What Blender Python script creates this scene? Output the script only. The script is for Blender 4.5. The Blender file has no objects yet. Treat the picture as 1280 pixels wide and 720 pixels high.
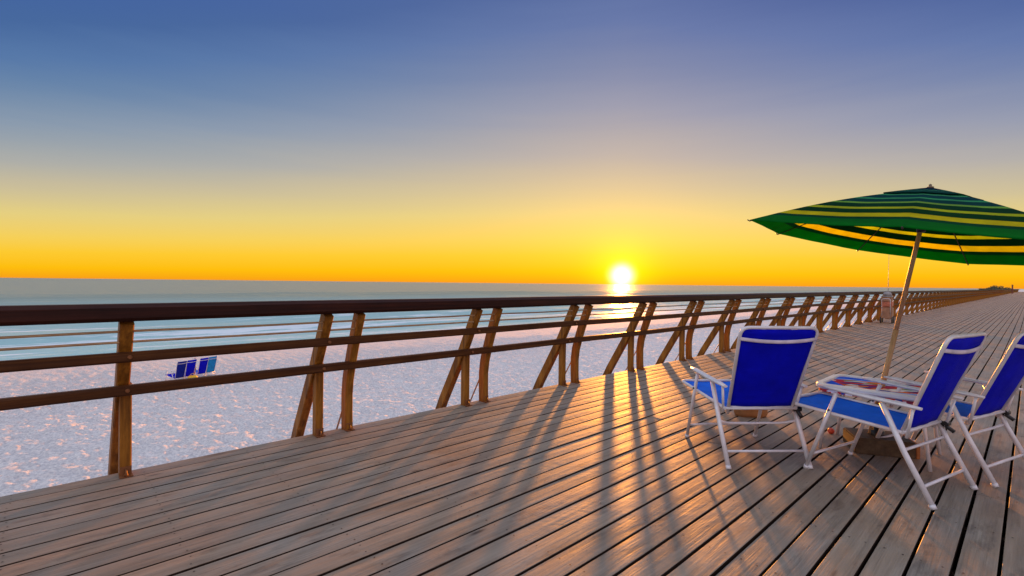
import bpy, bmesh, math, random
import numpy as np
from mathutils import Vector, Matrix
random.seed(7)
sc = bpy.context.scene
COL = sc.collection
R = math.radians
BEACH_Z = -3.3
# ------------------------------------------------------------------ camera
F_PX = 620.0; TH = R(46.35); CAM_H = 1.25
cam = bpy.data.cameras.new('camera'); camo = bpy.data.objects.new('camera', cam); COL.objects.link(camo)
cam.sensor_width = 36.0; cam.lens = 36.0 * F_PX / 1280.0; cam.clip_start = 0.05; cam.clip_end = 90000
camo.matrix_world = (Matrix.Translation((0, 0, CAM_H)) @ Matrix.Rotation(TH, 4, 'Z') @
                     Matrix.Rotation(R(90 - 0.55), 4, 'X') @ Matrix.Rotation(R(0.63), 4, 'Z'))
sc.camera = camo
# sun: azimuth measured from +Y towards -X
SUN_AZ = TH - math.atan((777 - 640) / F_PX)
SUN_EL = R(1.9); DISC_EL = R(1.0)
def sdir(el): return Vector((-math.sin(SUN_AZ) * math.cos(el), math.cos(SUN_AZ) * math.cos(el), math.sin(el)))

# ------------------------------------------------------------------ node helpers
class NT:
    def __init__(s, tree): s.t = tree; s.n = tree.nodes; s.l = tree.links
    def node(s, typ, **kw):
        n = s.n.new(typ)
        for k, v in kw.items(): setattr(n, k, v)
        return n
    def link(s, a, b): s.l.new(a, b)
    def setin(s, n, k, v):
        if hasattr(v, 'is_linked') or isinstance(v, bpy.types.NodeSocket): s.l.new(v, n.inputs[k])
        else: n.inputs[k].default_value = v
    def math(s, op, a, b=None, c=None, clamp=False):
        n = s.node('ShaderNodeMath', operation=op, use_clamp=clamp)
        for i, v in enumerate((a, b, c)):
            if v is not None: s.setin(n, i, v)
        return n.outputs[0]
    def vmath(s, op, a, b=None, scale=None):
        n = s.node('ShaderNodeVectorMath', operation=op)
        s.setin(n, 0, a)
        if b is not None: s.setin(n, 1, b)
        if scale is not None: s.setin(n, 3, scale)
        return n.outputs['Value'] if op in ('DOT_PRODUCT', 'LENGTH') else n.outputs[0]
    def mix(s, f, a, b, blend='MIX'):
        n = s.node('ShaderNodeMix', data_type='RGBA', blend_type=blend)
        s.setin(n, 0, f); s.setin(n, 6, a); s.setin(n, 7, b)
        return n.outputs[2]
    def ramp(s, f, stops, interp='LINEAR'):
        n = s.node('ShaderNodeValToRGB'); cr = n.color_ramp; cr.interpolation = interp
        while len(cr.elements) < len(stops): cr.elements.new(0.5)
        for e, (p, c) in zip(cr.elements, stops):
            e.position = p; e.color = c if len(c) == 4 else (*c, 1)
        s.link(f, n.inputs[0]); return n.outputs[0]
    def noise(s, vec, scale, detail=4, rough=.55, dist=0, dim='3D'):
        n = s.node('ShaderNodeTexNoise', noise_dimensions=dim)
        n.inputs['Scale'].default_value = scale; n.inputs['Detail'].default_value = detail
        n.inputs['Roughness'].default_value = rough; n.inputs['Distortion'].default_value = dist
        s.link(vec, n.inputs['Vector']); return n.outputs['Fac']
    def mapping(s, vec, scale=(1, 1, 1), loc=(0, 0, 0), rot=(0, 0, 0)):
        n = s.node('ShaderNodeMapping'); n.inputs['Scale'].default_value = scale
        n.inputs['Location'].default_value = loc; n.inputs['Rotation'].default_value = rot
        s.setin(n, 0, vec); return n.outputs[0]
    def bump(s, h, strength, dist=.01, normal=None):
        n = s.node('ShaderNodeBump'); n.inputs['Strength'].default_value = strength
        n.inputs['Distance'].default_value = dist; s.link(h, n.inputs['Height'])
        if normal is not None: s.link(normal, n.inputs['Normal'])
        return n.outputs[0]

def rgb(r, g, b):   # sRGB 0-255 -> linear
    f = lambda c: (c / 255 / 12.92) if c <= 10.31475 else ((c / 255 + .055) / 1.055) ** 2.4
    return (f(r), f(g), f(b), 1)

def new_mat(name):
    m = bpy.data.materials.new(name); m.use_nodes = True
    nt = NT(m.node_tree); b = m.node_tree.nodes['Principled BSDF']
    return m, nt, b
def obj_coord(nt): return nt.node('ShaderNodeTexCoord').outputs['Object']

def simple(name, col, rough=.5, metal=0, var=.25, scale=8, bump=.15, bscale=60, spec=.5, stretch=(1, 1, 1), sss=0):
    m, nt, b = new_mat(name)
    co = nt.mapping(obj_coord(nt), stretch)
    n = nt.noise(co, scale, 5)
    c0 = tuple(c * (1 - var) for c in col[:3]) + (1,); c1 = tuple(min(1, c * (1 + var)) for c in col[:3]) + (1,)
    nt.link(nt.ramp(n, [(.3, c0), (.7, c1)]), b.inputs['Base Color'])
    n2 = nt.noise(co, bscale, 3)
    nt.link(nt.math('MULTIPLY_ADD', n2, .25, rough - .12), b.inputs['Roughness'])
    b.inputs['Metallic'].default_value = metal
    b.inputs['Specular IOR Level'].default_value = spec
    nt.link(nt.bump(n2, bump, .002), b.inputs['Normal'])
    return m

# ------------------------------------------------------------------ mesh helpers
def mesh_obj(name, bm, mat, parent=None, smooth=False, loc=None):
    me = bpy.data.meshes.new(name); bm.to_mesh(me); bm.free()
    if mat: 
        for mm in (mat if isinstance(mat, (list, tuple)) else [mat]): me.materials.append(mm)
    if smooth:
        for p in me.polygons: p.use_smooth = True
    o = bpy.data.objects.new(name, me); COL.objects.link(o)
    if parent: o.parent = parent
    if loc is not None: o.location = loc
    return o
def tag(o, label, cat, group=None):
    o['label'] = label; o['category'] = cat
    if group: o['group'] = group
    return o
def empty(name, loc=(0, 0, 0), rz=0):
    o = bpy.data.objects.new(name, None); o.empty_display_size = .2; COL.objects.link(o)
    o.location = loc; o.rotation_euler = (0, 0, rz); return o
def copy_tree(o, parent=None):
    c = o.copy(); COL.objects.link(c); c.parent = parent
    for ch in list(o.children): copy_tree(ch, c)
    return c

def tube(bm, pts, rad, n=12, caps=True, flat=None, up=None):
    """tube through points; rad scalar or list; flat=(a,b) scales the section"""
    pts = [Vector(p) for p in pts]
    rads = rad if isinstance(rad, (list, tuple)) else [rad] * len(pts)
    rings = []; prev = None
    for i, p in enumerate(pts):
        if i == 0: t = pts[1] - pts[0]
        elif i == len(pts) - 1: t = pts[-1] - pts[-2]
        else: t = (pts[i + 1] - p).normalized() + (p - pts[i - 1]).normalized()
        t.normalize()
        if prev is None:
            a = Vector(up) if up else (Vector((0, 0, 1)) if abs(t.z) < .9 else Vector((1, 0, 0)))
            u = (a - t * a.dot(t)).normalized()
        else: u = (prev - t * prev.dot(t)).normalized()
        prev = u; v = t.cross(u)
        fa, fb = flat or (1, 1)
        rings.append([bm.verts.new(p + (u * math.cos(2 * math.pi * k / n) * fa + v * math.sin(2 * math.pi * k / n) * fb) * rads[i]) for k in range(n)])
    for a, b in zip(rings, rings[1:]):
        for k in range(n):
            f = bm.faces.new((a[k], a[(k + 1) % n], b[(k + 1) % n], b[k])); f.smooth = True
    if caps:
        bm.faces.new(list(reversed(rings[0]))); bm.faces.new(rings[-1])

def rounded(pts, r=.05, n=5):
    """round the corners of a polyline"""
    pts = [Vector(p) for p in pts]; out = [pts[0]]
    for a, b, c in zip(pts, pts[1:], pts[2:]):
        d1 = (a - b); d2 = (c - b); rr = min(r, d1.length * .45, d2.length * .45)
        p0 = b + d1.normalized() * rr; p1 = b + d2.normalized() * rr
        for k in range(n + 1):
            t = k / n; out.append(p0 * (1 - t) ** 2 + b * 2 * t * (1 - t) + p1 * t * t)
    out.append(pts[-1]); return out

def beam(bm, pts, w, d, side=Vector((0, 1, 0)), ch=.006):
    """chamfered rectangular section swept through pts; w along side, d across"""
    pts = [Vector(p) for p in pts]; rings = []
    for i, p in enumerate(pts):
        t = (pts[min(i + 1, len(pts) - 1)] - pts[max(i - 1, 0)]).normalized()
        s = (side - t * side.dot(t)).normalized(); q = t.cross(s)
        prof = [(-w/2+ch, -d/2), (w/2-ch, -d/2), (w/2, -d/2+ch), (w/2, d/2-ch), (w/2-ch, d/2), (-w/2+ch, d/2), (-w/2, d/2-ch), (-w/2, -d/2+ch)]
        rings.append([bm.verts.new(p + s * a + q * b) for a, b in prof])
    for a, b in zip(rings, rings[1:]):
        for k in range(8): bm.faces.new((a[k], a[(k + 1) % 8], b[(k + 1) % 8], b[k]))
    bm.faces.new(list(reversed(rings[0]))); bm.faces.new(rings[-1])

def lathe(bm, prof, n=40, c=(0, 0, 0), M=None):
    rings = []
    for r, z in prof:
        if r < 1e-6: rings.append([bm.verts.new(Vector((0, 0, z)))])
        else: rings.append([bm.verts.new(Vector((r * math.cos(2*math.pi*k/n), r * math.sin(2*math.pi*k/n), z))) for k in range(n)])
    vs = [v for r_ in rings for v in r_]
    for a, b in zip(rings, rings[1:]):
        for k in range(n):
            k2 = (k + 1) % n
            if len(a) == 1 and len(b) == 1: continue
            if len(a) == 1: f = bm.faces.new((a[0], b[k2], b[k]))
            elif len(b) == 1: f = bm.faces.new((a[k], a[k2], b[0]))
            else: f = bm.faces.new((a[k], a[k2], b[k2], b[k]))
            f.smooth = True
    for v in vs:
        if M is not None: v.co = M @ v.co
        v.co += Vector(c)

def box(bm, cx, cy, cz, sx, sy, sz, bev=.006, M=None):
    r = bmesh.ops.create_cube(bm, size=1)
    vs = r['verts']
    for v in vs: v.co = Vector((v.co.x * sx, v.co.y * sy, v.co.z * sz))
    es = list({e for v in vs for e in v.link_edges})
    if bev:
        rr = bmesh.ops.bevel(bm, geom=es, offset=bev, segments=2, affect='EDGES')
        vs = list({v for f in rr['faces'] for v in f.verts} | {v for v in vs if v.is_valid})
    for v in vs:
        if M is not None: v.co = M @ v.co
        v.co += Vector((cx, cy, cz))

# ------------------------------------------------------------------ world
def build_world():
    w = bpy.data.worlds.new('World'); sc.world = w; w.use_nodes = True
    nt = NT(w.node_tree); bg = w.node_tree.nodes['Background']
    bg.inputs['Strength'].default_value = 0.1
    sky = nt.node('ShaderNodeTexSky', sky_type='NISHITA'); sky.sun_disc = False
    sky.sun_elevation = SUN_EL; sky.sun_rotation = -SUN_AZ
    sky.air_density = 1.2; sky.dust_density = 2.0; sky.ozone_density = 2.0
    d = nt.node('ShaderNodeTexCoord').outputs['Generated']
    d = nt.vmath('NORMALIZE', d)
    sep = nt.node('ShaderNodeSeparateXYZ'); nt.link(d, sep.inputs[0])
    z = nt.math('MAXIMUM', sep.outputs['Z'], 0.0)
    G = WORLD_GAIN = 1.0
    def C(r, g, b, k=1): c = rgb(r, g, b); return (c[0]*k, c[1]*k, c[2]*k, 1)
    sx, sy, _ = sdir(0)
    az = nt.vmath('DOT_PRODUCT', d, (sx, sy, 0))
    hz = nt.math('SQRT', nt.math('MAXIMUM', nt.math('SUBTRACT', 1.0, nt.math('MULTIPLY', sep.outputs['Z'], sep.outputs['Z'])), 1e-4))
    azn = nt.math('DIVIDE', az, hz)
    side = nt.vmath('DOT_PRODUCT', d, (sy, -sx, 0))
    # the warm band is deepest over the sun and thins away from it
    thin = nt.math('ADD', nt.math('MULTIPLY_ADD', nt.math('SUBTRACT', 1.0, nt.math('MAXIMUM', azn, 0.0)), 1.10, .95), nt.math('MULTIPLY', nt.math('MAXIMUM', side, 0.0), .40))
    streak = nt.noise(nt.mapping(d, (1.6, 1.6, 22)), 1.0, 5, .6, .6)
    zz = nt.math('MULTIPLY', nt.math('MULTIPLY', z, thin), nt.math("MULTIPLY_ADD", streak, .09, .955))
    west = nt.ramp(zz, [(0, C(248, 158, 30)), (.006, C(250, 170, 18)), (.0226, C(253, 190, 14)), (.055, C(251, 201, 48)), (.087, C(243, 206, 88)), (.134, C(226, 204, 126)),
                       (.181, C(203, 189, 148)), (.241, C(174, 170, 165)), (.313, C(143, 150, 170)), (.379, C(114, 130, 166)), (.44, C(90, 114, 164)), (.50, C(72, 98, 154)),
                       (.58, C(66, 92, 156)), (.72, C(120, 135, 180)), (.86, ZEN), (1, ZEN)])
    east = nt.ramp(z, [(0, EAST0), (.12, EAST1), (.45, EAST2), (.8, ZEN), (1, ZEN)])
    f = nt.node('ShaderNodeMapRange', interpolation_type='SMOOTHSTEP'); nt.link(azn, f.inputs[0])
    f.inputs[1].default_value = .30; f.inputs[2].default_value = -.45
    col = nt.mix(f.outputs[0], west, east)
    # slight purple drift north of the sun, slight blue south of it
    tint = nt.ramp(nt.math('MULTIPLY_ADD', side, .5, .5), [(0.1, (.80, 1.02, 1.0, 1)), (.5, (1, 1, 1, 1)), (.85, (1.05, 1.03, 1.04, 1))])
    tf = nt.math('MULTIPLY', nt.math('SUBTRACT', zz, .2), 5, clamp=True)
    col = nt.mix(tf, col, nt.mix(1.0, col, tint, 'MULTIPLY'))
    # aureole of the sun through the humid air at the horizon
    s = sdir(DISC_EL)
    cosa = nt.vmath('DOT_PRODUCT', d, tuple(s))
    ang = nt.math('MULTIPLY', nt.math('ARCCOSINE', nt.math('MINIMUM', cosa, 1.0)), 180 / math.pi)
    def glow(width, p, colr):
        e = nt.math('EXPONENT', nt.math('MULTIPLY', nt.math('POWER', nt.math('DIVIDE', ang, width), p), -1.0))
        n = nt.node('ShaderNodeVectorMath', operation='SCALE'); n.inputs[0].default_value = colr[:3]; nt.link(e, n.inputs[3]); return n.outputs[0]
    add = nt.vmath('ADD', glow(1.15, 3, (2.8, 2.5, 1.5)), glow(3.0, 1.8, (.25, .42, .0)))
    add = nt.vmath('ADD', add, glow(8, 1.4, (.06, .03, .0)))
    add = nt.vmath('ADD', add, glow(30, 2, (.03, .0, .0)))
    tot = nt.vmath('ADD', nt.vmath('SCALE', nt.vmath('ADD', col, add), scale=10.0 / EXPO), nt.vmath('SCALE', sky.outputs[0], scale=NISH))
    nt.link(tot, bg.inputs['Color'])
EXPO_STOPS = 1.5; EXPO = 2 ** EXPO_STOPS
NISH = 0.08
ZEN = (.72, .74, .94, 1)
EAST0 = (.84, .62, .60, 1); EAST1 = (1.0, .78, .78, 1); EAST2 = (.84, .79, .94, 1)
build_world()
sun = bpy.data.lights.new('sun', 'SUN'); sun.energy = 4.4; sun.angle = R(1.2); sun.color = (1.0, .34, .045)
so = bpy.data.objects.new('sun', sun); COL.objects.link(so)
so.rotation_euler = (-sdir(SUN_EL)).to_track_quat('-Z', 'Y').to_euler()
vs = sc.view_settings; vs.view_transform = 'Standard'; vs.look = 'None'; vs.gamma = 1; vs.use_curve_mapping = False; vs.exposure = EXPO_STOPS
sc.display_settings.display_device = 'sRGB'

# ------------------------------------------------------------------ materials
def deck_material():
    m, nt, b = new_mat('weathered_deck_wood')
    co = obj_coord(nt)
    rnd = nt.node('ShaderNodeNewGeometry').outputs['Random Per Island']
    off = nt.node('ShaderNodeCombineXYZ'); nt.link(nt.math('MULTIPLY', rnd, 37), off.inputs[0]); nt.link(nt.math('MULTIPLY', rnd, 91), off.inputs[1])
    c2 = nt.vmath('ADD', co, off.outputs[0])
    g1 = nt.noise(nt.mapping(c2, (22, 1.1, 22)), 1.0, 6, .62, .4)
    g2 = nt.noise(nt.mapping(c2, (120, 3.0, 120)), 1.0, 4, .6)
    blot = nt.noise(nt.mapping(co, (2.6, 1.5, 2.6)), 1.0, 6, .65, .8)
    warm = nt.noise(nt.mapping(co, (.8, .8, .8)), 1.0, 3, .55)
    base = nt.ramp(g1, [(.25, (.125, .090, .060, 1)), (.5, (.235, .175, .122, 1)), (.75, (.34, .265, .195, 1))])
    grey = nt.ramp(g2, [(.3, (.168, .148, .122, 1)), (.7, (.31, .28, .238, 1))])
    colr = nt.mix(nt.ramp(blot, [(.36, (.12,) * 3), (.62, (.82,) * 3)]), base, grey)
    colr = nt.mix(nt.ramp(warm, [(.42, (0, 0, 0)), (.68, (.5,) * 3)]), colr, nt.mix(1.0, colr, (1.22, .88, .70, 1), 'MULTIPLY'))
    # worn knots and dark water stains
    vor = nt.node('ShaderNodeTexVoronoi'); vor.inputs['Scale'].default_value = 1.0
    nt.link(nt.mapping(c2, (6.5, 1.5, 6.5)), vor.inputs['Vector'])
    knot = nt.ramp(vor.outputs['Distance'], [(.035, (.30, .26, .24)), (.10, (1, 1, 1))])
    colr = nt.mix(1.0, colr, knot, 'MULTIPLY')
    st = nt.noise(nt.mapping(c2, (9, 2.3, 9)), 1.0, 5, .7)
    colr = nt.mix(1.0, colr, nt.ramp(st, [(.30, (.55, .52, .52)), (.46, (1, 1, 1))]), 'MULTIPLY')
    var = nt.ramp(rnd, [(0, (.88, .88, .89)), (.5, (1, .99, .97)), (1, (1.12, 1.08, 1.04))])
    colr = nt.mix(1.0, colr, var, 'MULTIPLY')
    nt.link(colr, b.inputs['Base Color'])
    nt.link(nt.math('MULTIPLY_ADD', g1, .25, .50), b.inputs['Roughness'])
    b.inputs['Specular IOR Level'].default_value = .40
    hh = nt.math('ADD', nt.math('MULTIPLY', g2, .5), g1)
    bm1 = nt.bump(hh, .55, .004)
    nt.link(nt.bump(blot, .35, .012, bm1), b.inputs['Normal'])
    return m
M_DECK = deck_material()
M_SAWN_SHADE = simple('gap_shade_sawn_wood', (.032, .018, .012), .8, spec=.1)  # sawn wood coloured extra dark so the board gaps look shaded
M_SCREW = simple('rusty_screw', (.06, .04, .03), .6, .4)

def rail_wood(name, c0, c1, c2, rough, axis=(1, 1, 1)):
    m, nt, b = new_mat(name); co = obj_coord(nt)
    n = nt.noise(nt.mapping(co, axis), 1.0, 6, .65, .3)
    n2 = nt.noise(co, 5, 4)
    col = nt.ramp(n, [(.3, c0), (.52, c1), (.75, c2)])
    col = nt.mix(nt.ramp(n2, [(.4, (0,)*3), (.7, (.6,)*3)]), col, nt.mix(1.0, col, (.6, .52, .5, 1), 'MULTIPLY'))
    nt.link(col, b.inputs['Base Color'])
    b.inputs['Roughness'].default_value = rough; b.inputs['Specular IOR Level'].default_value = .16
    nt.link(nt.bump(n, .5, .004), b.inputs['Normal']); return m
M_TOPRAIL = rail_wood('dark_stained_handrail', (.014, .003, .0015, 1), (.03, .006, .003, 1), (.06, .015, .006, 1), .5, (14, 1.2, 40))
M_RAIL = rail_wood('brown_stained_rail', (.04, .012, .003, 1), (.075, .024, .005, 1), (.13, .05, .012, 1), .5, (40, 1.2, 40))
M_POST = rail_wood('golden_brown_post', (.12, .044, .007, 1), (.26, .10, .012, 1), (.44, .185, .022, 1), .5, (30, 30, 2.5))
M_CABLE = simple('tan_cable', (.42, .25, .12), .45, .2, bscale=200)
M_BRACKET = simple('rusty_bracket', (.22, .08, .025), .6, .4)

# ------------------------------------------------------------------ boardwalk
BW = .142; GAP = .0155
EDGE_X = -4.05; NB = 66
def build_deck():
    bm = bmesh.new(); rnd = random.Random(3)
    for i in range(NB):
        x0 = EDGE_X + i * BW; x1 = x0 + BW - GAP
        y = -9.0 - rnd.uniform(0, 1)
        while y < 300:
            L = rnd.choice((13.4, 14.6, 15.8)) if y < -5 else (4.88 if y < 40 else 30.0)
            if y + L > 300: L = 300.5 - y
            y1 = y + L - .003
            dz = rnd.uniform(-.0016, .0016); c = .0022; cr = .002
            n = 1
            ys = [y, y1]
            rings = []
            for yy in ys:
                jx = rnd.uniform(-.0015, .0015)
                prof = [(x0, -.035), (x1, -.035), (x1, -c), (x1 - c, 0), ((x0 + x1) / 2, -cr + .003), (x0 + c, 0), (x0, -c)]
                rings.append([bm.verts.new((px + jx, yy, pz + dz)) for px, pz in prof])
            a, b = rings; k = len(a)
            for q in range(k):
                f = bm.faces.new((a[q], b[q], b[(q + 1) % k], a[(q + 1) % k]))
                if q in (0, 1, 6): f.material_index = 1   # sawn sides and underside: shade of the gaps put into their colour
            bm.faces.new(a); bm.faces.new(list(reversed(b)))
            y = y1 + .003
    bmesh.ops.recalc_face_normals(bm, faces=bm.faces)
    o = mesh_obj('boardwalk', bm, [M_DECK, M_SAWN_SHADE]); o['kind'] = 'structure'
    # joists and edge beam below the boards
    bm = bmesh.new()
    x1 = EDGE_X + NB * BW
    for k in range(0, 250):
        y = -8.6 + k * .61
        if y > 60: break
        box(bm, (EDGE_X + x1) / 2 + .06, y, -.135, x1 - EDGE_X - .16, .045, .19, 0)
    box(bm, EDGE_X + .05, 145, -.16, .05, 312, .24, 0)
    box(bm, x1 - .06, 145, -.16, .05, 312, .24, 0)
    j = mesh_obj('joist_frame', bm, M_SAWN_SHADE); j.parent = o
    bm = bmesh.new(); box(bm, (EDGE_X + x1) / 2, 145, -.30, x1 - EDGE_X - .2, 310, .03, 0)  # added dark sheet, only there to black out the view through the gaps
    j = mesh_obj('gap_blackout_sheet', bm, M_SAWN_SHADE); j.parent = o
    # screws, two per board per joist in the near part
    bm = bmesh.new()
    for k in range(0, 26):
        y = -2.5 + .0 + k * .61 + (-8.6 % .61)
        for i in range(NB):
            x0 = EDGE_X + i * BW
            for fx in (.028, BW - GAP - .028):
                px = x0 + fx + rnd.uniform(-.004, .004); py = y + rnd.uniform(-.008, .008); rr = .0042
                vs_ = [bm.verts.new((px + rr * math.cos(a), py + rr * math.sin(a), .0024)) for a in [t * math.pi / 4 for t in range(8)]]
                bm.faces.new(vs_)
    s = mesh_obj('screw_heads', bm, M_SCREW); s.parent = o
build_deck()

# ------------------------------------------------------------------ railing
PX = -3.985
def build_railing():
    root = empty('railing', (PX, -9, 0))
    tag(root, 'long brown wooden railing with leaning paired posts along the seaward edge of the boardwalk', 'railing')
    inv = -root.location
    Y0, Y1 = -9.0, 300.0
    def run(name, e, z, build, mat, smooth=False):
        bm = bmesh.new(); build(bm, PX + e, z)
        for v in bm.verts: v.co -= root.location
        return mesh_obj(name, bm, mat, root, smooth)
    def ys():
        y = Y0; out = []
        while y < Y1:
            out.append(y); y += 1.52 if y < 40 else 15
        out.append(Y1); return out
    YS = ys(); rr = random.Random(5)
    J = [(rr.uniform(-.004, .004), rr.uniform(-.003, .003)) for _ in YS]
    def capbuild(bm, x, z): beam(bm, [(x + j[0], y, z + j[1]) for y, j in zip(YS, J)], .135, .105, Vector((1, 0, 0)), .022)
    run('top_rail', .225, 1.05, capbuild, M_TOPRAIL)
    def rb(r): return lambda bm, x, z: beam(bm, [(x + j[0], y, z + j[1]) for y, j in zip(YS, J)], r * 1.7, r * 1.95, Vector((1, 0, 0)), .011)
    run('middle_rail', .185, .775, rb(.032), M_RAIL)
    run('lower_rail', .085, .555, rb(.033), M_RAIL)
    # thin rails strung between the posts
    def cable(sag): 
        def f(bm, x, z):
            pts = []
            y = Y0
            while y < 90:
                t = ((y - .4) / 1.52) % 1.0
                pts.append((x, y, z - sag * 4 * t * (1 - t))); y += .38
            pts.append((x, Y1, z)); tube(bm, pts, .0075, 8)
        return f
    run('cable', .20, .935, cable(.006), M_CABLE, True)
    run('cable', .185, .868, cable(.004), M_CABLE, True)
    # post prototypes (local origin = foot of the post)
    def a_stub(bm): beam(bm, [(0, 0, -.30), (0, 0, .30), (.004, 0, .585)], .062, .075, Vector((0, 1, 0)), .007)
    def a_brace(bm): beam(bm, [(-.56, -.016, -.42), (-.345, -.016, 0), (-.005, -.016, .575), (.21, -.016, .995)], .070, .095, Vector((0, 1, 0)), .007)
    def b_post(bm):
        pts = [(-.015, 0, -.25), (.0, 0, 0), (-.006, 0, .15), (-.006, 0, .3), (.012, 0, .43), (.05, 0, .56), (.105, 0, .72), (.16, 0, .86), (.215, 0, .995)]
        beam(bm, pts, .066, .09, Vector((0, 1, 0)), .007)
    def b_brace(bm): tube(bm, [(-.30, .03, -.12), (-.03, .036, .36)], .008, 8)
    def bracket(bm):
        box(bm, .052, 0, .006, .05, .07, .006, .001)
        box(bm, .040, 0, .035, .006, .06, .055, .001)
        tube(bm, [(.06, 0, .008), (.06, 0, .022)], .010, 8)
        tube(bm, [(.045, 0, .05), (.078, .0, .012)], .006, 8)
    def bolt(bm):
        tube(bm, [(0, 0, 0), (.007, 0, 0), (.0071, 0, 0), (.0155, 0, 0)], [.013, .013, .0085, .0085], 10)
    def mk(name, fn, mat, parent, loc):
        bm = bmesh.new(); fn(bm); return mesh_obj(name, bm, mat, parent, False, loc)
    A = [-7.5, -5.98, -4.46, -2.6, -1.12, .40] + [1.64 + 1.515 * k for k in range(94)]
    protoA = protoA2 = protoB = None
    for i, y in enumerate(A):
        loc = (0, y + 9, 0)
        far = y > 40
        if i == 0:
            a = mk('post', a_stub, M_POST, root, loc); br = mk('brace', a_brace, M_POST, a, (0, 0, 0)); bk = mk('foot_bracket', bracket, M_BRACKET, a, (0, 0, 0))
            bo = mk('bolt', bolt, M_BRACKET, a, (.085 + .028, 0, .555)); me_a, me_br, me_bk, me_bo = a.data, br.data, bk.data, bo.data
            bm = bmesh.new(); a_stub(bm); a_brace(bm); me_far = bpy.data.meshes.new('post'); bm.to_mesh(me_far); bm.free(); me_far.materials.append(M_POST)
        else:
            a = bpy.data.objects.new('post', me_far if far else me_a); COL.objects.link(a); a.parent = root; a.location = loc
            if not far:
                for nm, me, lc in (('brace', me_br, (0, 0, 0)), ('foot_bracket', me_bk, (0, 0, 0)), ('bolt', me_bo, (.113, 0, .555)), ('bolt', me_bo, (.212, 0, .775))):
                    if nm == 'bolt' and y > 14: continue
                    c = bpy.data.objects.new(nm, me); COL.objects.link(c); c.parent = a; c.location = lc
    B = [-7.2, -5.7, -4.2] + [1.64 + .25 + 1.515 * k for k in range(94)]
    for i, y in enumerate(B):
        loc = (0, y + 9, 0); far = y > 40
        if i == 0:
            a = mk('curved_post', b_post, M_POST, root, loc); br = mk('stay_rod', b_brace, M_CABLE, a, (0, 0, 0)); bk = mk('foot_bracket', bracket, M_BRACKET, a, (0, 0, 0))
            mb = (a.data, br.data, bk.data)
        else:
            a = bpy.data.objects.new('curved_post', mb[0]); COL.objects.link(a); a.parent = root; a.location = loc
            if not far:
                for nm, me in (('stay_rod', mb[1]), ('foot_bracket', mb[2])):
                    c = bpy.data.objects.new(nm, me); COL.objects.link(c); c.parent = a
    # beyond 140 m the posts merge: one part
    bm = bmesh.new(); y = 1.64 + 1.515 * 94
    while y < 298:
        beam(bm, [(0, y + 9, -.3), (0, y + 9, .5), (.2, y + 9, .99)], .1, .08, Vector((0, 1, 0)), .005); y += 1.515
    o = mesh_obj('distant_posts', bm, M_POST, root); o['kind'] = 'stuff'
build_railing()

# ------------------------------------------------------------------ value noise
def vnoise(x, y, seed):
    xi = np.floor(x).astype(np.int64); yi = np.floor(y).astype(np.int64)
    fx = x - xi; fy = y - yi; fx = fx*fx*(3-2*fx); fy = fy*fy*(3-2*fy)
    def h(a, b):
        n = (a * 374761393 + b * 668265263 + seed * 1442695041) & 0xffffffff
        n = ((n ^ (n >> 13)) * 1274126177) & 0xffffffff
        return ((n ^ (n >> 16)) & 0xffff) / 65535.0
    return (h(xi, yi)*(1-fx)+h(xi+1, yi)*fx)*(1-fy) + (h(xi, yi+1)*(1-fx)+h(xi+1, yi+1)*fx)*fy
def grid_obj(name, xs, ys, zf, mat):
    X, Y = np.meshgrid(np.array(xs), np.array(ys), indexing='ij'); Z = zf(X, Y)
    nx, ny = X.shape; co = np.stack([X, Y, Z], -1).reshape(-1, 3).astype(np.float32)
    idx = np.arange(nx * ny).reshape(nx, ny)
    q = np.stack([idx[:-1, :-1], idx[1:, :-1], idx[1:, 1:], idx[:-1, 1:]], -1).reshape(-1, 4).astype(np.int32)
    me = bpy.data.meshes.new(name); me.vertices.add(len(co)); me.vertices.foreach_set('co', co.ravel())
    me.loops.add(q.size); me.loops.foreach_set('vertex_index', q.ravel())
    me.polygons.add(len(q)); me.polygons.foreach_set('loop_start', np.arange(0, q.size, 4, dtype=np.int32))
    me.polygons.foreach_set('loop_total', np.full(len(q), 4, dtype=np.int32))
    me.polygons.foreach_set('use_smooth', np.ones(len(q), dtype=bool))
    me.update(); me.validate(); me.materials.append(mat)
    o = bpy.data.objects.new(name, me); COL.objects.link(o); o['kind'] = 'structure'; return o
def lines(a, b, step, grow=1.0, lim=None):
    out = [a]; s = step
    while out[-1] < b:
        out.append(out[-1] + s); s *= grow
        if lim: s = min(s, lim)
    return out

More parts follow.
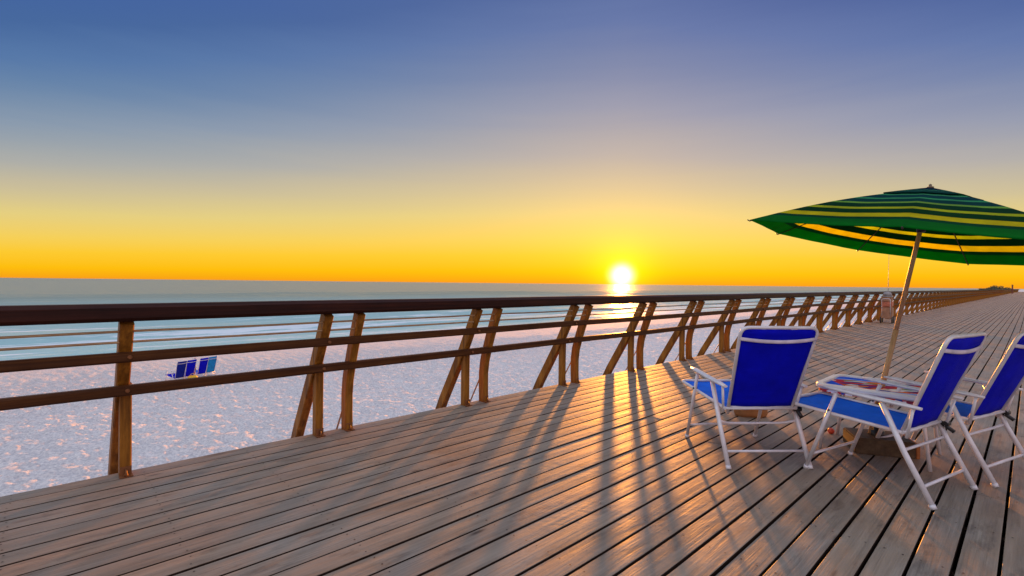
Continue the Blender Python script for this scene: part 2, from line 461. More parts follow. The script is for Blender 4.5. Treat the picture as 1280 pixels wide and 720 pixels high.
# ------------------------------------------------------------------ beach
def sand_material():
    m, nt, b = new_mat('churned_white_sand'); co = obj_coord(nt)
    sep = nt.node('ShaderNodeSeparateXYZ'); nt.link(co, sep.inputs[0])
    n = nt.noise(co, 2.2, 6, .65); n2 = nt.noise(co, 14, 5, .6); n3 = nt.noise(co, 90, 3, .6)
    c = nt.ramp(n, [(.3, (.64, .59, .56, 1)), (.7, (.85, .80, .76, 1))])
    c = nt.mix(.5, c, nt.ramp(n2, [(.38, (.40, .40, .43, 1)), (.62, (.92, .87, .82, 1))]))
    # wet sand near the water: darker, pinker, shinier
    wob = nt.noise(nt.mapping(co, (.05, .05, .05)), 1.0, 3)
    x = nt.math('ADD', sep.outputs['X'], nt.math('MULTIPLY', nt.math('SUBTRACT', wob, .5), 7.0))
    wet = nt.node('ShaderNodeMapRange', interpolation_type='SMOOTHSTEP'); nt.link(x, wet.inputs[0])
    wet.inputs[1].default_value = -34; wet.inputs[2].default_value = -38
    c = nt.mix(wet.outputs[0], c, (.42, .30, .25, 1))
    mid = nt.node('ShaderNodeMapRange', interpolation_type='SMOOTHSTEP'); nt.link(x, mid.inputs[0])
    mid.inputs[1].default_value = -18; mid.inputs[2].default_value = -30
    c = nt.mix(nt.math('MULTIPLY', mid.outputs[0], .45), c, nt.mix(1.0, c, (.86, .76, .72, 1), 'MULTIPLY'))
    nt.link(c, b.inputs['Base Color'])
    nt.link(nt.math('MULTIPLY_ADD', wet.outputs[0], -.55, .9), b.inputs['Roughness'])
    b.inputs['Specular IOR Level'].default_value = .25
    inv = nt.math('SUBTRACT', 1.0, nt.math('MULTIPLY', wet.outputs[0], .92))
    h = nt.math('MULTIPLY', nt.math('ADD', nt.math('MULTIPLY', n3, .25), n2), inv)
    nt.link(nt.bump(h, .9, .05), b.inputs['Normal'])
    return m
M_SAND = sand_material()
def sand_z(X, Y):
    # dry beach, then a slope running down under the sea
    base = np.where(X > -30, BEACH_Z, BEACH_Z - ((-30 - np.minimum(X, -30)) * .012 + np.maximum(-38 - X, 0) * .05))
    wx = X + .25 * vnoise(X * 1.3, Y * 1.3, 21); wy = Y + .25 * vnoise(X * 1.3, Y * 1.3, 22)
    n1 = np.abs(vnoise(wx * 3.6, wy * 3.6, 1) - .5) * 2
    n2 = np.abs(vnoise(wx * 7.6 + 9, wy * 8.0, 2) - .5) * 2
    n3 = vnoise(X * 9.1, Y * 9.1, 3)
    n0 = vnoise(X * .35, Y * .35, 4)
    fade = np.clip((X + 36) / 8, 0, 1) * np.clip((X + 44) / 20, .25, 1)
    h = (n1 * .055 + n2 * .052 + n3 * .045) * fade + (n0 - .5) * .05 * fade
    return base + h - .07 * fade
xs = [-400, -200, -100, -70, -55, -50] + lines(-46, -30, .35) + lines(-29.8, -3.2, .085) + [-2, 0, 3, 8, 20, 60, 200, 800, 3000]
ys_ = [-3000, -800, -200, -80, -40, -20] + lines(-12, -4, .3) + lines(-3.8, 26, .085) + lines(26.2, 130, .13, 1.012, 1.5) + [135, 145, 160, 180, 210, 260, 340, 450, 600, 900, 1500, 3000, 7000, 20000]
grid_obj('beach_sand', xs, ys_, sand_z, M_SAND)

# ------------------------------------------------------------------ sea
def sea_material():
    m, nt, b = new_mat('sea_water'); co = obj_coord(nt)
    sep = nt.node('ShaderNodeSeparateXYZ'); nt.link(co, sep.inputs[0]); X = sep.outputs['X']
    w1 = nt.noise(nt.mapping(co, (.9, .35, 1)), 1.0, 5, .6, .3)
    w2 = nt.noise(nt.mapping(co, (.07, .012, 1)), 1.0, 4, .55, .3)
    w3 = nt.noise(nt.mapping(co, (4, 2, 1)), 1.0, 4, .6)
    shallow = nt.node('ShaderNodeMapRange'); nt.link(X, shallow.inputs[0]); shallow.inputs[1].default_value = -160; shallow.inputs[2].default_value = -40
    c = nt.mix(shallow.outputs[0], (.30, .34, .25, 1), (.36, .60, .60, 1))
    # foam: broken streaks that run along the shore
    fn = nt.math('ADD', nt.noise(nt.mapping(co, (.50, .045, 1)), 1.0, 6, .62, .5), nt.math('MULTIPLY', nt.math('SUBTRACT', nt.noise(nt.mapping(co, (2.6, .9, 1)), 1.0, 5, .7), .5), .16))
    zone = nt.node('ShaderNodeMapRange'); nt.link(X, zone.inputs[0]); zone.inputs[1].default_value = -95; zone.inputs[2].default_value = -41
    zone.inputs[3].default_value = -.16; zone.inputs[4].default_value = .085
    foam = nt.ramp(nt.math('ADD', fn, zone.outputs[0]), [(.56, (0,)*3), (.62, (1,)*3)])
    c = nt.mix(nt.math('MULTIPLY', foam, .85), c, (.82, .86, .88, 1))
    nt.link(c, b.inputs['Base Color'])
    nt.link(nt.math('MULTIPLY_ADD', foam, .2, .40), b.inputs['Roughness'])
    b.inputs['IOR'].default_value = 1.33; b.inputs['Specular IOR Level'].default_value = .42
    h = nt.math('ADD', nt.math('ADD', nt.math('MULTIPLY', w1, .6), nt.math('MULTIPLY', w2, 2.0)), nt.math('MULTIPLY', w3, .12))
    nt.link(nt.bump(h, 1.0, .45), b.inputs['Normal'])
    return m
M_SEA = sea_material()
SEA_Z = BEACH_Z - .32
def sea_z(X, Y):
    amp = np.clip((-X - 41) / 12, 0, 1) * np.clip((400 + X) / 200, .25, 1)
    ph = X * .42 + 2.2 * vnoise(X * .02, Y * .012, 31) * 3
    s = np.sin(ph) * .5 + .5
    return SEA_Z + amp * (.34 * s ** 4 * (.4 + vnoise(X * .05, Y * .03, 33)) + .10 * vnoise(X * .5, Y * .25, 35) + .04 * vnoise(X * 1.7, Y * .9, 36))
gx = [-60000, -20000, -8000, -3000, -1500, -900, -600, -450, -350, -290, -250, -220] + lines(-200, -120, 1.2) + lines(-119.5, -36, .4)
gy = [-60000, -9000, -2000, -600, -250, -120] + lines(-80, 200, .9) + [205, 220, 250, 300, 380, 500, 700, 1000, 1500, 2500, 5000, 9000, 20000, 60000]
grid_obj('sea', gx, gy, sea_z, M_SEA)

# ------------------------------------------------------------------ folding chairs
def fabric(name, col):
    m, nt, b = new_mat(name); co = obj_coord(nt)
    n = nt.noise(co, 9, 5); 
    wv = nt.node('ShaderNodeTexWave', wave_type='BANDS', bands_direction='X'); wv.inputs['Scale'].default_value = 160; nt.link(co, wv.inputs[0])
    wz = nt.node('ShaderNodeTexWave', wave_type='BANDS', bands_direction='Z'); wz.inputs['Scale'].default_value = 160; nt.link(co, wz.inputs[0])
    c0 = tuple(c * .82 for c in col[:3]) + (1,); c1 = tuple(min(1, c * 1.12) for c in col[:3]) + (1,)
    nt.link(nt.ramp(n, [(.3, c0), (.7, c1)]), b.inputs['Base Color'])
    b.inputs['Roughness'].default_value = .7; b.inputs['Specular IOR Level'].default_value = .12
    b.inputs['Sheen Weight'].default_value = .0
    crease = nt.noise(nt.mapping(co, (2.5, 7, 7)), 1.0, 3, .5, .8)
    nt.link(nt.bump(crease, .5, .02, nt.bump(nt.math('ADD', wv.outputs['Fac'], wz.outputs['Fac']), .25, .0015)), b.inputs['Normal'])
    # thin woven cloth lets some light through
    tr = nt.node('ShaderNodeBsdfTranslucent'); tr.inputs[0].default_value = col
    mx = nt.node('ShaderNodeMixShader'); mx.inputs[0].default_value = .22
    out = [x for x in m.node_tree.nodes if x.type == 'OUTPUT_MATERIAL'][0]
    nt.link(b.outputs[0], mx.inputs[1]); nt.link(tr.outputs[0], mx.inputs[2]); nt.link(mx.outputs[0], out.inputs[0])
    return m
M_BLUE = fabric('royal_blue_webbing', (.002, .004, .60, 1))
M_BLUE_LIT = fabric('skylit_blue_webbing', (.02, .19, .95, 1))  # seat copy of the blue, lightened to paint in the sky light on it
M_CYAN = fabric('sky_blue_webbing', (.02, .28, .62, 1))
M_NAVY = fabric('navy_webbing', (.008, .02, .28, 1))
M_ALU = simple('white_enamelled_tube', (.70, .66, .68), .38, .1, var=.12, scale=14, bscale=90, spec=.6)
M_STRAP = simple('pale_strap', (.62, .54, .62), .6)
M_BLACK = simple('black_plastic', (.012, .012, .014), .4)

def cloth_panel(bm, p0, p1, xw0, nx=14, ny=16, sag=.02, normal=(0, 0, -1), thick=.004):
    """cloth stretched between side tubes from p0 to p1 (y,z) with width 2*xw"""
    nrm = Vector(normal).normalized(); top = []; bot = []
    xa, xb = xw0 if isinstance(xw0, tuple) else (xw0, xw0)
    for j in range(ny + 1):
        t = j / ny; xw = xa + (xb - xa) * t; y = p0[0] + (p1[0] - p0[0]) * t; z = p0[1] + (p1[1] - p0[1]) * t
        ra = []; rb = []
        for i in range(nx + 1):
            s = -1 + 2 * i / nx
            k = sag * (1 - s * s) * (math.sin(math.pi * min(max(t, 0), 1)) * .6 + .4) + .0015 * math.sin(9 * s + 5 * t) + .001 * math.sin(17 * t - 3 * s)
            p = Vector((s * xw, y, z)) + nrm * k
            ra.append(bm.verts.new(p)); rb.append(bm.verts.new(p + nrm * thick))
        top.append(ra); bot.append(rb)
    for j in range(ny):
        for i in range(nx):
            bm.faces.new((top[j][i], top[j][i+1], top[j+1][i+1], top[j+1][i])).smooth = True
            bm.faces.new((bot[j][i], bot[j+1][i], bot[j+1][i+1], bot[j][i+1])).smooth = True
    for j in range(ny):
        bm.faces.new((top[j][0], top[j+1][0], bot[j+1][0], bot[j][0])); bm.faces.new((top[j][nx], bot[j][nx], bot[j+1][nx], top[j+1][nx]))
    for i in range(nx):
        bm.faces.new((top[0][i], bot[0][i], bot[0][i+1], top[0][i+1])); bm.faces.new((top[ny][i], top[ny][i+1], bot[ny][i+1], bot[ny][i]))

def make_chair(loc, ang, label, group, cloth, seatcloth=None, by=-.42, simple_far=False, name='folding_chair', b0y=-.225):
    """local: faces +Y"""
    root = empty(name, (loc[0], loc[1], loc[2]), R(ang - 90)); tag(root, label, 'chair', group)
    W = .256; WB = .228; WT = .264; r = .0115; B0 = (b0y, .395); B1 = (by, .975)
    S0 = (b0y - .01, .385); S1 = (.56, .425)
    if simple_far: B0 = (-.30, .20); B1 = (by, 1.0); S0 = (-.30, .19); S1 = (.45, .34)
    def part(nm, fn, mat, smooth=False, parent=root):
        bm = bmesh.new(); fn(bm); return mesh_obj(nm, bm, mat, parent, smooth)
    # back frame: tall inverted U
    def bk(bm):
        pts = [(-WB, B0[0] + .015, B0[1] - .05), (-WT, B1[0], B1[1]), (WT, B1[0], B1[1]), (WB, B0[0] + .015, B0[1] - .05)]
        tube(bm, rounded(pts, .06, 7), r)
        tube(bm, [(-WB, B0[0], B0[1]), (WB, B0[0], B0[1])], .010, 10)
    part('back_frame', bk, M_ALU)
    dv = Vector((0, B1[0] - B0[0], B1[1] - B0[1])).normalized(); nb = Vector((0, dv.z, -dv.y)) * -1   # faces backwards
    def lerp(t): return (B0[0] + (B1[0] - B0[0]) * t, B0[1] + (B1[1] - B0[1]) * t)
    back = part('backrest', lambda bm: cloth_panel(bm, lerp(.015), lerp(.985), (WB - .007, WT - .007), sag=.024, normal=nb), cloth, True)
    def strap(bm):
        y, z = lerp(.875); pts = []
        for i in range(13):
            s = -1 + 2 * i / 12
            p = Vector((s * (WT - .003), y, z)) + nb * (.030 * (1 - s * s) * .62 + .010); p.z -= .012 * (1 - s * s); pts.append(p)
        tube(bm, pts, .011, 8, flat=(1.1, .45))
    part('headrest_bar', strap, M_STRAP, False)
    # seat
    def sf(bm):
        pts = [(-W, S0[0], S0[1]), (-W, S1[0], S1[1]), (W, S1[0], S1[1]), (W, S0[0], S0[1])]
        tube(bm, rounded(pts, .05, 6), r)
        tube(bm, [(-W, S0[0], S0[1]), (W, S0[0], S0[1])], .010, 10)
    part('seat_frame', sf, M_ALU)
    part('seat', lambda bm: cloth_panel(bm, (S0[0] + .01, S0[1]), (S1[0] - .008, S1[1]), W - .008, sag=.024, normal=(0, 0, -1)), seatcloth or cloth, True)
    X = W + .030
    for s in (-1, 1):
        part('leg', lambda bm: tube(bm, [(s*X, .165, .555), (s*X, .352, .012)], .0125), M_ALU)
        part('leg', lambda bm: tube(bm, [(s*X, -.095, .548), (s*X, -.215, .28), (s*X, -.355, .012)], .0155), M_ALU)
        # armrest: flat rounded bar with raised front
        def arm(bm):
            pts = [(s*X, .275, .585), (s*X, .20, .582), (s*X, .0, .568), (s*X, -.20, .558), (s*X, -.295, .552)]
            tube(bm, pts, [.012, .021, .022, .021, .014], 12, flat=(.62, 1.15), up=(0, 0, 1))
        part('armrest', arm, M_ALU)
        part('arm_link', lambda bm: tube(bm, [(s*X, -.255, .545), (s*(W+.004), -.215, .36)], .009, 8), M_ALU)
        def hinge(bm):
            tube(bm, [(s*(W-.004), -.215, .375), (s*(X+.018), -.215, .375)], .018, 12)
            tube(bm, [(s*(X-.002), -.165, .39), (s*(X-.002), -.255, .33)], .013, 8)
        if not simple_far and s > 0: part('hinge', hinge, M_BLACK)
        if not simple_far:
            part('foot_cap', lambda bm: tube(bm, [(s*X, .349, .022), (s*X, .356, .0)], .0165), M_ALU)
            part('foot_cap', lambda bm: tube(bm, [(s*X, -.350, .022), (s*X, -.361, .0)], .0175), M_ALU)
            part('rivet', lambda bm: tube(bm, [(s*(X-.016), .205, .435), (s*(X+.018), .205, .435)], .007, 8), M_BLACK)
    # stretchers: straight low one and bent upper one behind, low one in front
    part('stretcher', lambda bm: tube(bm, [(-X, -.305, .105), (X, -.305, .105)], .009, 10), M_ALU)
    part('stretcher', lambda bm: tube(bm, rounded([(-X, -.205, .29), (-X*.72, -.17, .262), (X*.72, -.17, .262), (X, -.205, .29)], .06), .009, 10), M_ALU)
    part('stretcher', lambda bm: tube(bm, rounded([(-X, .318, .11), (-X*.6, .29, .125), (X*.6, .29, .125), (X, .318, .11)], .06), .009, 10), M_ALU)
    return root
G1 = 'blue folding beach chairs around the umbrella table'
make_chair((-1.49, 3.85, 0), 139, 'blue folding chair nearest the sea, seen from behind with its seat pointing to the railing', G1, M_BLUE, M_BLUE_LIT, -.455)
make_chair((-.645, 4.02, 0), 166, 'blue folding chair seen side on, its armrest crossing in front of the umbrella table', G1, M_BLUE, M_BLUE_LIT, -.405, b0y=-.18)
make_chair((-.40, 4.74, 0), 163, 'blue folding chair cut off by the right edge, behind the side-on chair', G1, M_BLUE, M_BLUE_LIT, -.45, b0y=-.20)

# ------------------------------------------------------------------ low printed table and umbrella base
TC = Vector((-.79, 4.64, 0))
def table():
    root = empty('beach_table', TC); tag(root, 'low table with thick white rim and blue and red printed top around the umbrella pole', 'table')
    def print_mat():
        m, nt, b = new_mat('printed_table_top'); co = obj_coord(nt)
        co2 = nt.mapping(co, (1, 1, 1), rot=(0, 0, R(-35)))
        sep = nt.node('ShaderNodeSeparateXYZ'); nt.link(co2, sep.inputs[0])
        v = nt.node('ShaderNodeTexVoronoi'); v.inputs['Scale'].default_value = 17; nt.link(nt.mapping(co2, (.7, 1.6, 1)), v.inputs['Vector'])
        sc_ = nt.node('ShaderNodeSeparateColor'); nt.link(v.outputs['Color'], sc_.inputs[0])
        patch = nt.ramp(sc_.outputs[0], [(0, rgb(200, 40, 50)), (.22, rgb(230, 120, 40)), (.36, rgb(235, 235, 235)), (.46, rgb(190, 30, 70)), (.6, rgb(30, 50, 130)), (.74, rgb(90, 140, 60)), (.82, rgb(225, 60, 60)), (.92, rgb(240, 220, 210))], 'CONSTANT')
        band = nt.math('ABSOLUTE', nt.math('ADD', sep.outputs['Y'], nt.math('MULTIPLY', nt.math('SINE', nt.math('MULTIPLY', sep.outputs['X'], 9)), .05)))
        inb = nt.math('MULTIPLY', nt.math('LESS_THAN', band, .20), nt.math('GREATER_THAN', sep.outputs['X'], -.26))
        wv = nt.math('LESS_THAN', nt.math('ABSOLUTE', nt.math('SUBTRACT', band, .22)), .015)
        c = nt.mix(inb, rgb(22, 88, 215), patch); c = nt.mix(wv, c, rgb(150, 190, 240))
        nt.link(c, b.inputs['Base Color']); b.inputs['Roughness'].default_value = .75; b.inputs['Specular IOR Level'].default_value = .1; return m
    def part(nm, fn, mat, smooth=False):
        bm = bmesh.new(); fn(bm); return mesh_obj(nm, bm, mat, root, smooth)
    hz = .49
    def ring(off, z, rc=.11, hx=.37, hy=.32):
        pts = []; hx -= off; hy -= off; rc = max(.02, rc - off)
        for cx, cy, a0 in ((hx-rc, hy-rc, 0), (-hx+rc, hy-rc, 90), (-hx+rc, -hy+rc, 180), (hx-rc, -hy+rc, 270)):
            for k in range(9): a = R(a0 + 90 * k / 8); pts.append((cx + rc * math.cos(a), cy + rc * math.sin(a), z))
        return pts
    def loft(bm, rings, close=True):
        vr = [[bm.verts.new(p) for p in rg] for rg in rings]; n = len(vr[0])
        for a, b in (list(zip(vr, vr[1:])) + ([(vr[-1], vr[0])] if close else [])):
            for k in range(n): bm.faces.new((a[k], a[(k+1) % n], b[(k+1) % n], b[k]))
        return vr
    def top(bm):
        vr = loft(bm, [ring(.052, hz - .016), ring(.052, hz + .003)], False); bm.faces.new(vr[1]); bm.faces.new(list(reversed(vr[0])))
    part('tabletop', top, print_mat())
    part('rim', lambda bm: loft(bm, [ring(.053, hz - .018), ring(.053, hz + .010), ring(.047, hz + .018), ring(.010, hz + .018), ring(.0, hz + .008), ring(.0, hz - .010), ring(.012, hz - .020)]), simple('white_table_rim', (.78, .76, .74), .4, var=.08), False)
    def skirt_mat():
        m, nt, b = new_mat('printed_table_edge'); co = obj_coord(nt)
        v = nt.node('ShaderNodeTexVoronoi'); v.inputs['Scale'].default_value = 24; nt.link(nt.mapping(co, (1, 1, 1.2)), v.inputs['Vector'])
        s_ = nt.node('ShaderNodeSeparateColor'); nt.link(v.outputs['Color'], s_.inputs[0])
        nt.link(nt.ramp(s_.outputs[0], [(0, rgb(215, 45, 40)), (.45, rgb(150, 30, 60)), (.6, rgb(245, 235, 235)), (.78, rgb(220, 70, 40)), (.9, rgb(30, 60, 170))], 'CONSTANT'), b.inputs['Base Color']); return m
    part('apron', lambda bm: loft(bm, [ring(.02, hz - .021), ring(.02, hz - .045), ring(.03, hz - .045), ring(.03, hz - .021)]), skirt_mat())
    for sx_ in (-1, 1):
        for sy_ in (-1, 1):
            part('leg', lambda bm: tube(bm, [(.27 * sx_, .23 * sy_, hz - .018), (.33 * sx_, .25 * sy_, 0)], .012, 10), M_ALU)
table()
def umb_base():
    root = empty('umbrella_base', (-.80, 4.655, 0), R(28)); tag(root, 'squat tan wooden box under the low table holding the umbrella pole', 'umbrella stand')
    wood = rail_wood('tan_box_wood', (.055, .036, .02, 1), (.095, .062, .036, 1), (.14, .10, .06, 1), .6, (20, 2, 20))
    rust = rail_wood('rust_brown_panel', (.28, .09, .03, 1), (.4, .15, .05, 1), (.5, .22, .08, 1), .6, (20, 2, 20))
    bm = bmesh.new(); box(bm, 0, 0, .06, .38, .30, .12, .008); mesh_obj('box', bm, wood, root)
    bm = bmesh.new(); box(bm, .204, -.0, .055, .025, .29, .105, .004); mesh_obj('side_panel', bm, rust, root)
    bm = bmesh.new(); lathe(bm, [(.045, .12), (.045, .15), (.030, .155), (.030, .22), (.021, .22), (.021, .12)], 24); mesh_obj('socket', bm, M_BLACK, root, True)
umb_base()
# small things on the boards
def small():
    bm = bmesh.new(); bmesh.ops.create_uvsphere(bm, u_segments=20, v_segments=12, radius=.026)
    o = mesh_obj('ball', bm, simple('red_rubber', (.62, .07, .03), .5), None, True, (-1.16, 4.87, .026)); tag(o, 'small red ball lying on the boards beyond the umbrella table', 'ball')
    bg = empty('beach_bag', (-1.85, 4.95, 0), R(40)); tag(bg, 'small orange brown bag on the boards behind the chair nearest the sea', 'bag')
    m = simple('brown_canvas', (.36, .15, .05), .8, var=.35)
    bm = bmesh.new()
    prof = [(.0, .0), (.12, .0), (.135, .03), (.13, .12), (.105, .20), (.09, .225), (.082, .223), (.1, .12), (0, .05)]
    lathe(bm, prof, 24, M=Matrix.Diagonal((1.15, .6, 1, 1)))
    for v in bm.verts: v.co += Vector((math.sin(v.co.z * 30) * .006, math.cos(v.co.x * 40) * .006, 0))
    mesh_obj('bag_body', bm, m, bg, True)
    for s in (-1, 1):
        bm = bmesh.new(); tube(bm, [(-.06, s*.045, .20), (-.045, s*.05, .27), (0, s*.05, .30), (.045, s*.05, .27), (.06, s*.045, .20)], .006, 8); mesh_obj('handle', bm, m, bg, True)
small()

# ------------------------------------------------------------------ umbrella
def umbrella():
    base = Vector((-.865, 4.665, .0)); A = Vector((-.506, 4.557, 1.950))
    root = empty('beach_umbrella', base); tag(root, 'tilted beach umbrella striped in greens, teal and yellow, standing through the low table', 'umbrella')
    V = [Vector(v) for v in [(-1.448, 3.80, 1.737), (-1.53, 4.637, 1.706), (-1.097, 5.373, 1.585), (-.371, 5.605, 1.452), (.33, 5.23, 1.41), (.62, 4.43, 1.36), (.28, 3.67, 1.455), (-.506, 3.503, 1.588)]]
    hub = sum(V, Vector()) / 8; axis = (A - hub).normalized()
    m, nt, b = new_mat('striped_umbrella_cloth')
    at = nt.node('ShaderNodeAttribute', attribute_name='radial').outputs['Fac']
    G = rgb
    st = [(0, G(6, 52, 74)), (.13, G(60, 150, 110)), (.155, G(2, 84, 76)), (.255, G(70, 165, 115)), (.29, G(2, 78, 84)), (.385, G(70, 170, 120)), (.42, G(2, 78, 78)), (.505, G(130, 180, 80)), (.54, G(2, 74, 40)),
          (.63, G(175, 190, 40)), (.675, G(2, 72, 28)), (.76, G(190, 190, 24)), (.83, G(2, 84, 50)), (.875, G(3, 122, 36))]
    colr = nt.ramp(at, st, 'CONSTANT')
    n = nt.noise(obj_coord(nt), 7, 4)
    colr = nt.mix(1.0, colr, nt.ramp(n, [(.3, (.85,)*3), (.7, (1.08,)*3)]), 'MULTIPLY')
    nt.link(colr, b.inputs['Base Color']); b.inputs['Roughness'].default_value = .75; b.inputs['Specular IOR Level'].default_value = .08
    tr = nt.node('ShaderNodeBsdfTranslucent'); nt.link(nt.mix(1.0, colr, (2.0, 1.75, 1.0, 1), 'MULTIPLY'), tr.inputs[0])
    mx = nt.node('ShaderNodeMixShader'); mx.inputs[0].default_value = .62
    out = [x for x in m.node_tree.nodes if x.type == 'OUTPUT_MATERIAL'][0]
    nt.link(b.outputs[0], mx.inputs[1]); nt.link(tr.outputs[0], mx.inputs[2]); nt.link(mx.outputs[0], out.inputs[0])
    wr = nt.node('ShaderNodeTexWave'); 
    nt.link(nt.bump(nt.noise(obj_coord(nt), 5, 3, .5, .6), .35, .02), b.inputs['Normal'])
    M_POLE = rail_wood('pale_wood_pole', (.42, .22, .09, 1), (.55, .33, .16, 1), (.68, .45, .25, 1), .45, (30, 30, 3))
    M_RIB = simple('dark_rib', (.05, .035, .03), .4, .5)
    def rib_pt(v, t, off=0.0):
        p = A + (v - A) * t; bulge = .032 * math.sin(math.pi * t)
        return p + axis * (bulge + off)
    def canopy(bm, t0, t1, NR, off=0, drop=0):
        lay = bm.verts.layers.float.new('radial'); NS = 10; grid = []
        for j in range(NR + 1):
            t = t0 + (t1 - t0) * j / NR; row = []
            for k in range(8):
                for s in range(NS):
                    f = s / NS; a = rib_pt(V[k], t, off); c = rib_pt(V[(k + 1) % 8], t, off)
                    p = a * (1 - f) + c * f
                    q = 4 * f * (1 - f)
                    p -= axis * (.014 * q * t * math.sin(math.pi * min(t * .8 + .05, 1)))        # cloth dips between ribs
                    p += (hub - p) * (.022 * q * max(0, t - .8) / .2)                              # scalloped hem
                    p += axis * (.0012 * math.sin(f * 12 + k * 2 + t * 5) * q)
                    v = bm.verts.new(p - base); v[lay] = t; row.append(v)
            grid.append(row)
        n = len(grid[0])
        for a, c in zip(grid, grid[1:]):
            for k in range(n): bm.faces.new((a[k], c[k], c[(k + 1) % n], a[(k + 1) % n])).smooth = True
    def mk(nm, fn, mat, smooth=False, par=root):
        bm = bmesh.new(); fn(bm); return mesh_obj(nm, bm, mat, par, smooth)
    def canopy2(bm): canopy(bm, .06, 1.0, 34)
    cn = mk('canopy', canopy2, m, True)
    mod = cn.modifiers.new('thickness', 'SOLIDIFY'); mod.thickness = .0015; mod.offset = 0
    cap = mk('vent_cap', lambda bm: canopy(bm, .015, .25, 8, .010), m, True)
    mod = cap.modifiers.new('thickness', 'SOLIDIFY'); mod.thickness = .0015; mod.offset = 0
    # hem binding
    def hem(bm):
        pts = []
        for k in range(8):
            for s in range(10):
                f = s / 10; q = 4 * f * (1 - f); p = V[k] * (1 - f) + V[(k+1) % 8] * f
                p = p + axis * 0 + (hub - p) * (.022 * q) ; pts.append(p - base)
        pts.append(pts[0]); tube(bm, pts, .0035, 6)
    joint = A - axis * .62
    jp = Vector((base.x, base.y, 0)) ; 
    pm = base.lerp(A, .80)
    pole_pts = [base, base.lerp(pm, .5), pm]
    def pl(pts, r): return lambda bm: tube(bm, [p - base for p in pts], r, 14)
    mk('pole', pl([base + Vector((0, 0, .015)), base.lerp(pm, .6)], .0175), M_POLE)
    mk('upper_pole', pl([base.lerp(pm, .6), pm, A], .0145), M_POLE)
    mk('tilt_joint', pl([base.lerp(A, .87), base.lerp(A, .90)], .020), M_BLACK)
    mk('finial', lambda bm: lathe(bm, [(0, 0), (.020, .0), (.022, .008), (.009, .014), (.010, .024), (.0, .032)], 16, A + axis * .004 - base), simple('brass_finial', (.16, .11, .06), .6, .0), True)
    run = A.lerp(base, .14)
    mk('runner', pl([run - axis * .03, run + axis * .03], .026), M_BLACK)
    for k in range(8):
        def ribf(bm): tube(bm, [rib_pt(V[k], t, -.008) - base for t in [i / 14 for i in range(0, 15)]] + [V[k] + (V[k] - hub).normalized() * .015 - base], .0042, 8)
        rb = mk('rib', ribf, M_RIB)
        mk('stretcher', lambda bm: tube(bm, [run - base, rib_pt(V[k], .52, -.012) - base], .0036, 6), M_RIB, False, rb)
umbrella()

# ------------------------------------------------------------------ things down on the beach
G2 = 'chairs in a row on the sand below'
BX = -26.6
far_mats = [(M_NAVY, M_BLUE, 'navy blue beach chair on the sand, leftmost of the row', 4.40),
            (M_BLUE, M_BLUE_LIT, 'royal blue beach chair on the sand, second from the left in the row', 4.82),
            (M_BLUE, M_BLUE_LIT, 'royal blue beach chair between the closed umbrella and the sky blue chair', 5.34),
            (M_CYAN, M_CYAN, 'sky blue beach chair on the sand, rightmost of the row', 5.76)]
for c, s, lab, y in far_mats:
    make_chair((BX + .45 - (y - 4.2) * .53, y, BEACH_Z + .0), 206 + random.uniform(-4, 4), lab, G2, c, s, -.52, True, 'beach_chair').scale = (.84, .88, .95)
def beach_bits():
    u = empty('closed_umbrella', (BX + .0, 5.08, BEACH_Z)); tag(u, 'closed white and pink beach umbrella standing in the sand among the blue chairs', 'umbrella')
    m, nt, b = new_mat('white_pink_cloth')
    sep = nt.node('ShaderNodeSeparateXYZ'); nt.link(obj_coord(nt), sep.inputs[0])
    at = nt.math('FRACT', nt.math('MULTIPLY', nt.math('ARCTAN2', sep.outputs['Y'], sep.outputs['X']), .955))
    nt.link(nt.ramp(at, [(0, (.8, .76, .78, 1)), (.5, (.7, .12, .3, 1)), (.8, (.06, .10, .07, 1))], 'CONSTANT'), b.inputs['Base Color'])
    bm = bmesh.new(); lathe(bm, [(.012, .98), (.03, .93), (.06, .7), (.085, .45), (.11, .25), (.09, .24), (.02, .5)], 24)
    for v in bm.verts:
        a = math.atan2(v.co.y, v.co.x); k = 1 + .25 * math.sin(a * 8); v.co.x *= k; v.co.y *= k
    cl = mesh_obj('folded_canopy', bm, m, u, True); cl.rotation_euler = (R(-9), 0, 0)
    bm = bmesh.new(); tube(bm, [(0, 0, -.2), (0, 0, 1.02)], .014, 10); p = mesh_obj('pole', bm, M_ALU, u, True); p.rotation_euler = (R(-9), 0, 0)
    bl = empty('beach_bag', (BX + .75, 4.98, BEACH_Z)); tag(bl, 'round yellow beach bag on the sand in front of the closed umbrella', 'bag')
    ym = simple('yellow_canvas', (.75, .47, .02), .6)
    bm = bmesh.new(); lathe(bm, [(0, -.03), (.17, -.03), (.21, .06), (.20, .18), (.15, .26), (.13, .26), (.17, .16), (0, .08)], 24, M=Matrix.Diagonal((.75, 1, 1, 1)))
    mesh_obj('bag_body', bm, ym, bl, True)
    bm = bmesh.new(); tube(bm, [(0, -.1, .24), (0, -.07, .33), (0, 0, .36), (0, .07, .33), (0, .1, .24)], .010, 8); mesh_obj('handle', bm, ym, bl, True)
beach_bits()

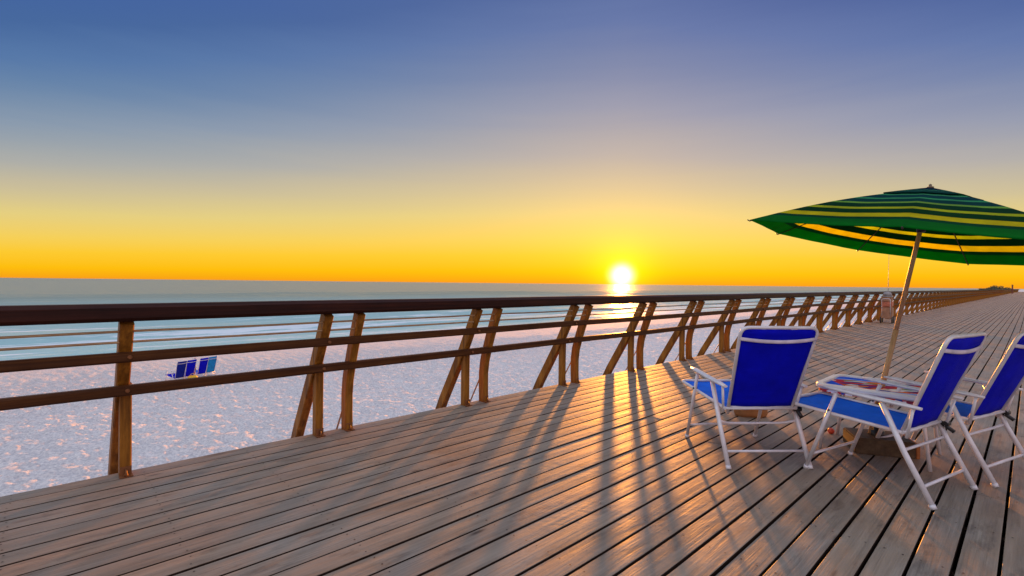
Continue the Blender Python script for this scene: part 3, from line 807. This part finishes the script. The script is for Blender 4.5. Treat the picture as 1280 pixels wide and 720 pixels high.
# fishing trolley parked against the railing
def trolley():
    root = empty('fishing_cart', (-3.50, 21.6, 0), R(3)); tag(root, 'pale and red cart parked against the far railing with a tall thin rod', 'cart'); root.scale = (.85, .8, .9)
    red = simple('faded_red_panel', (.50, .15, .08), .6); cream = simple('cream_panel', (.36, .18, .10), .6); white = simple('grey_lid', (.30, .27, .26), .5)
    def part(nm, fn, mat, par=root):
        bm = bmesh.new(); fn(bm); return mesh_obj(nm, bm, mat, par)
    part('lower_box', lambda bm: box(bm, 0, 0, .40, .36, .72, .44, .03), cream)
    part('crate', lambda bm: box(bm, 0, .02, .735, .34, .66, .20, .02), red)
    part('upper_box', lambda bm: box(bm, 0, -.02, .905, .32, .58, .16, .03), cream)
    part('lid', lambda bm: box(bm, 0, -.02, 1.035, .35, .62, .055, .02), white)
    part('bag', lambda bm: lathe(bm, [(0, 1.06), (.13, 1.06), (.16, 1.12), (.12, 1.19), (0, 1.22)], 16, (0, -.08, 0)), white)
    for y in (-.24, .24):
        for x in (-.19, .19):
            part('wheel', lambda bm: tube(bm, [(x - .02, y, .13), (x + .02, y, .13)], .13, 20), M_BLACK)
    part('push_handle', lambda bm: tube(bm, rounded([(-.14, -.36, .3), (-.14, -.52, .95), (.14, -.52, .95), (.14, -.36, .3)], .06), .012, 8), M_ALU)
    part('fishing_rod', lambda bm: tube(bm, [(0, .1, .9), (.0, .12, 1.8), (.01, .13, 2.85)], [.013, .009, .005], 8), simple('grey_rod', (.3, .28, .27), .5))
trolley()

# ------------------------------------------------------------------ distant trees at the far end of the beach
def leaf_mat():
    m, nt, b = new_mat('coastal_foliage'); r_ = nt.node('ShaderNodeNewGeometry').outputs['Random Per Island']
    nt.link(nt.ramp(r_, [(0, (.03, .04, .018, 1)), (1, (.10, .10, .04, 1))]), b.inputs['Base Color']); b.inputs['Roughness'].default_value = .7; return m
def trees():
    lm = leaf_mat(); bk = simple('bark', (.12, .08, .05), .8)
    spec = [(1228, 5.6, 1.8, 'low round tree, leftmost of the far clump at the end of the railing'), (1237, 6.8, 2.9, 'broad dark tree, second from the left in the far clump'),
            (1247, 7.7, 3.2, 'tallest dark tree in the middle of the far clump'), (1256, 7.0, 2.8, 'wide dark tree just right of the tallest one in the far clump'), (1264, 5.4, 1.6, 'small low tree, rightmost of the far clump')]
    rn = random.Random(9)
    for px, h, rad, lab in spec:
        dist = 350.0
        # direction of the pixel column
        a = TH - math.atan((px - 640) / F_PX); D = dist / math.cos(math.atan((px - 640) / F_PX)) * .9
        x = -math.sin(a) * D; y = math.cos(a) * D
        t = empty('tree', (x, y, BEACH_Z)); tag(t, lab, 'tree', 'trees at the far end of the beach')
        bm = bmesh.new(); tube(bm, [(0, 0, -.2), (.1, 0, h * .35), (.25, .1, h * .7)], [.28, .2, .1], 8)
        for k in range(5):
            q = rn.uniform(0, 6.28); tube(bm, [(.1, 0, h * .35), (math.cos(q) * rad * .6, math.sin(q) * rad * .6, h * .72)], [.12, .05], 6)
        mesh_obj('trunk', bm, bk, t)
        bm = bmesh.new()
        lobes = [(rn.uniform(-rad, rad) * .7, rn.uniform(-rad, rad) * .7, h * rn.uniform(.55, .85), rn.uniform(.4, .65) * rad) for _ in range(9)]
        for k in range(900):
            lx, ly, lz, lr = rn.choice(lobes); d_ = Vector((rn.gauss(0, 1), rn.gauss(0, 1), rn.gauss(0, .6))).normalized() * lr * rn.uniform(.55, 1.0)
            c = Vector((lx, ly, lz)) + Vector((d_.x, d_.y, d_.z * .65)); s = rn.uniform(.12, .3)
            u = Vector((rn.gauss(0, 1), rn.gauss(0, 1), rn.gauss(0, 1))).normalized(); w = u.orthogonal().normalized()
            bm.faces.new([bm.verts.new(c + u * s), bm.verts.new(c + w * s * .7), bm.verts.new(c - u * s), bm.verts.new(c - w * s * .7)])
        mesh_obj('crown', bm, lm, t); t.scale = (1, 1, .9)
trees()
# short marker post rising above the far railing
def marker():
    D = 105; a = TH - math.atan((1270 - 640) / F_PX)
    y = 185.0; root = empty('marker_post', (-3.55, y, 0)); tag(root, 'short dark red post rising above the far end of the railing', 'post')
    bm = bmesh.new(); box(bm, 0, 0, 1.1, .30, .30, 2.2, .02); mesh_obj('shaft', bm, simple('dark_red_paint', (.2, .05, .03), .6), root)
    bm = bmesh.new(); box(bm, 0, 0, 2.25, .40, .40, .10, .02); mesh_obj('cap', bm, simple('dark_red_cap', (.16, .04, .03), .6), root)
marker()
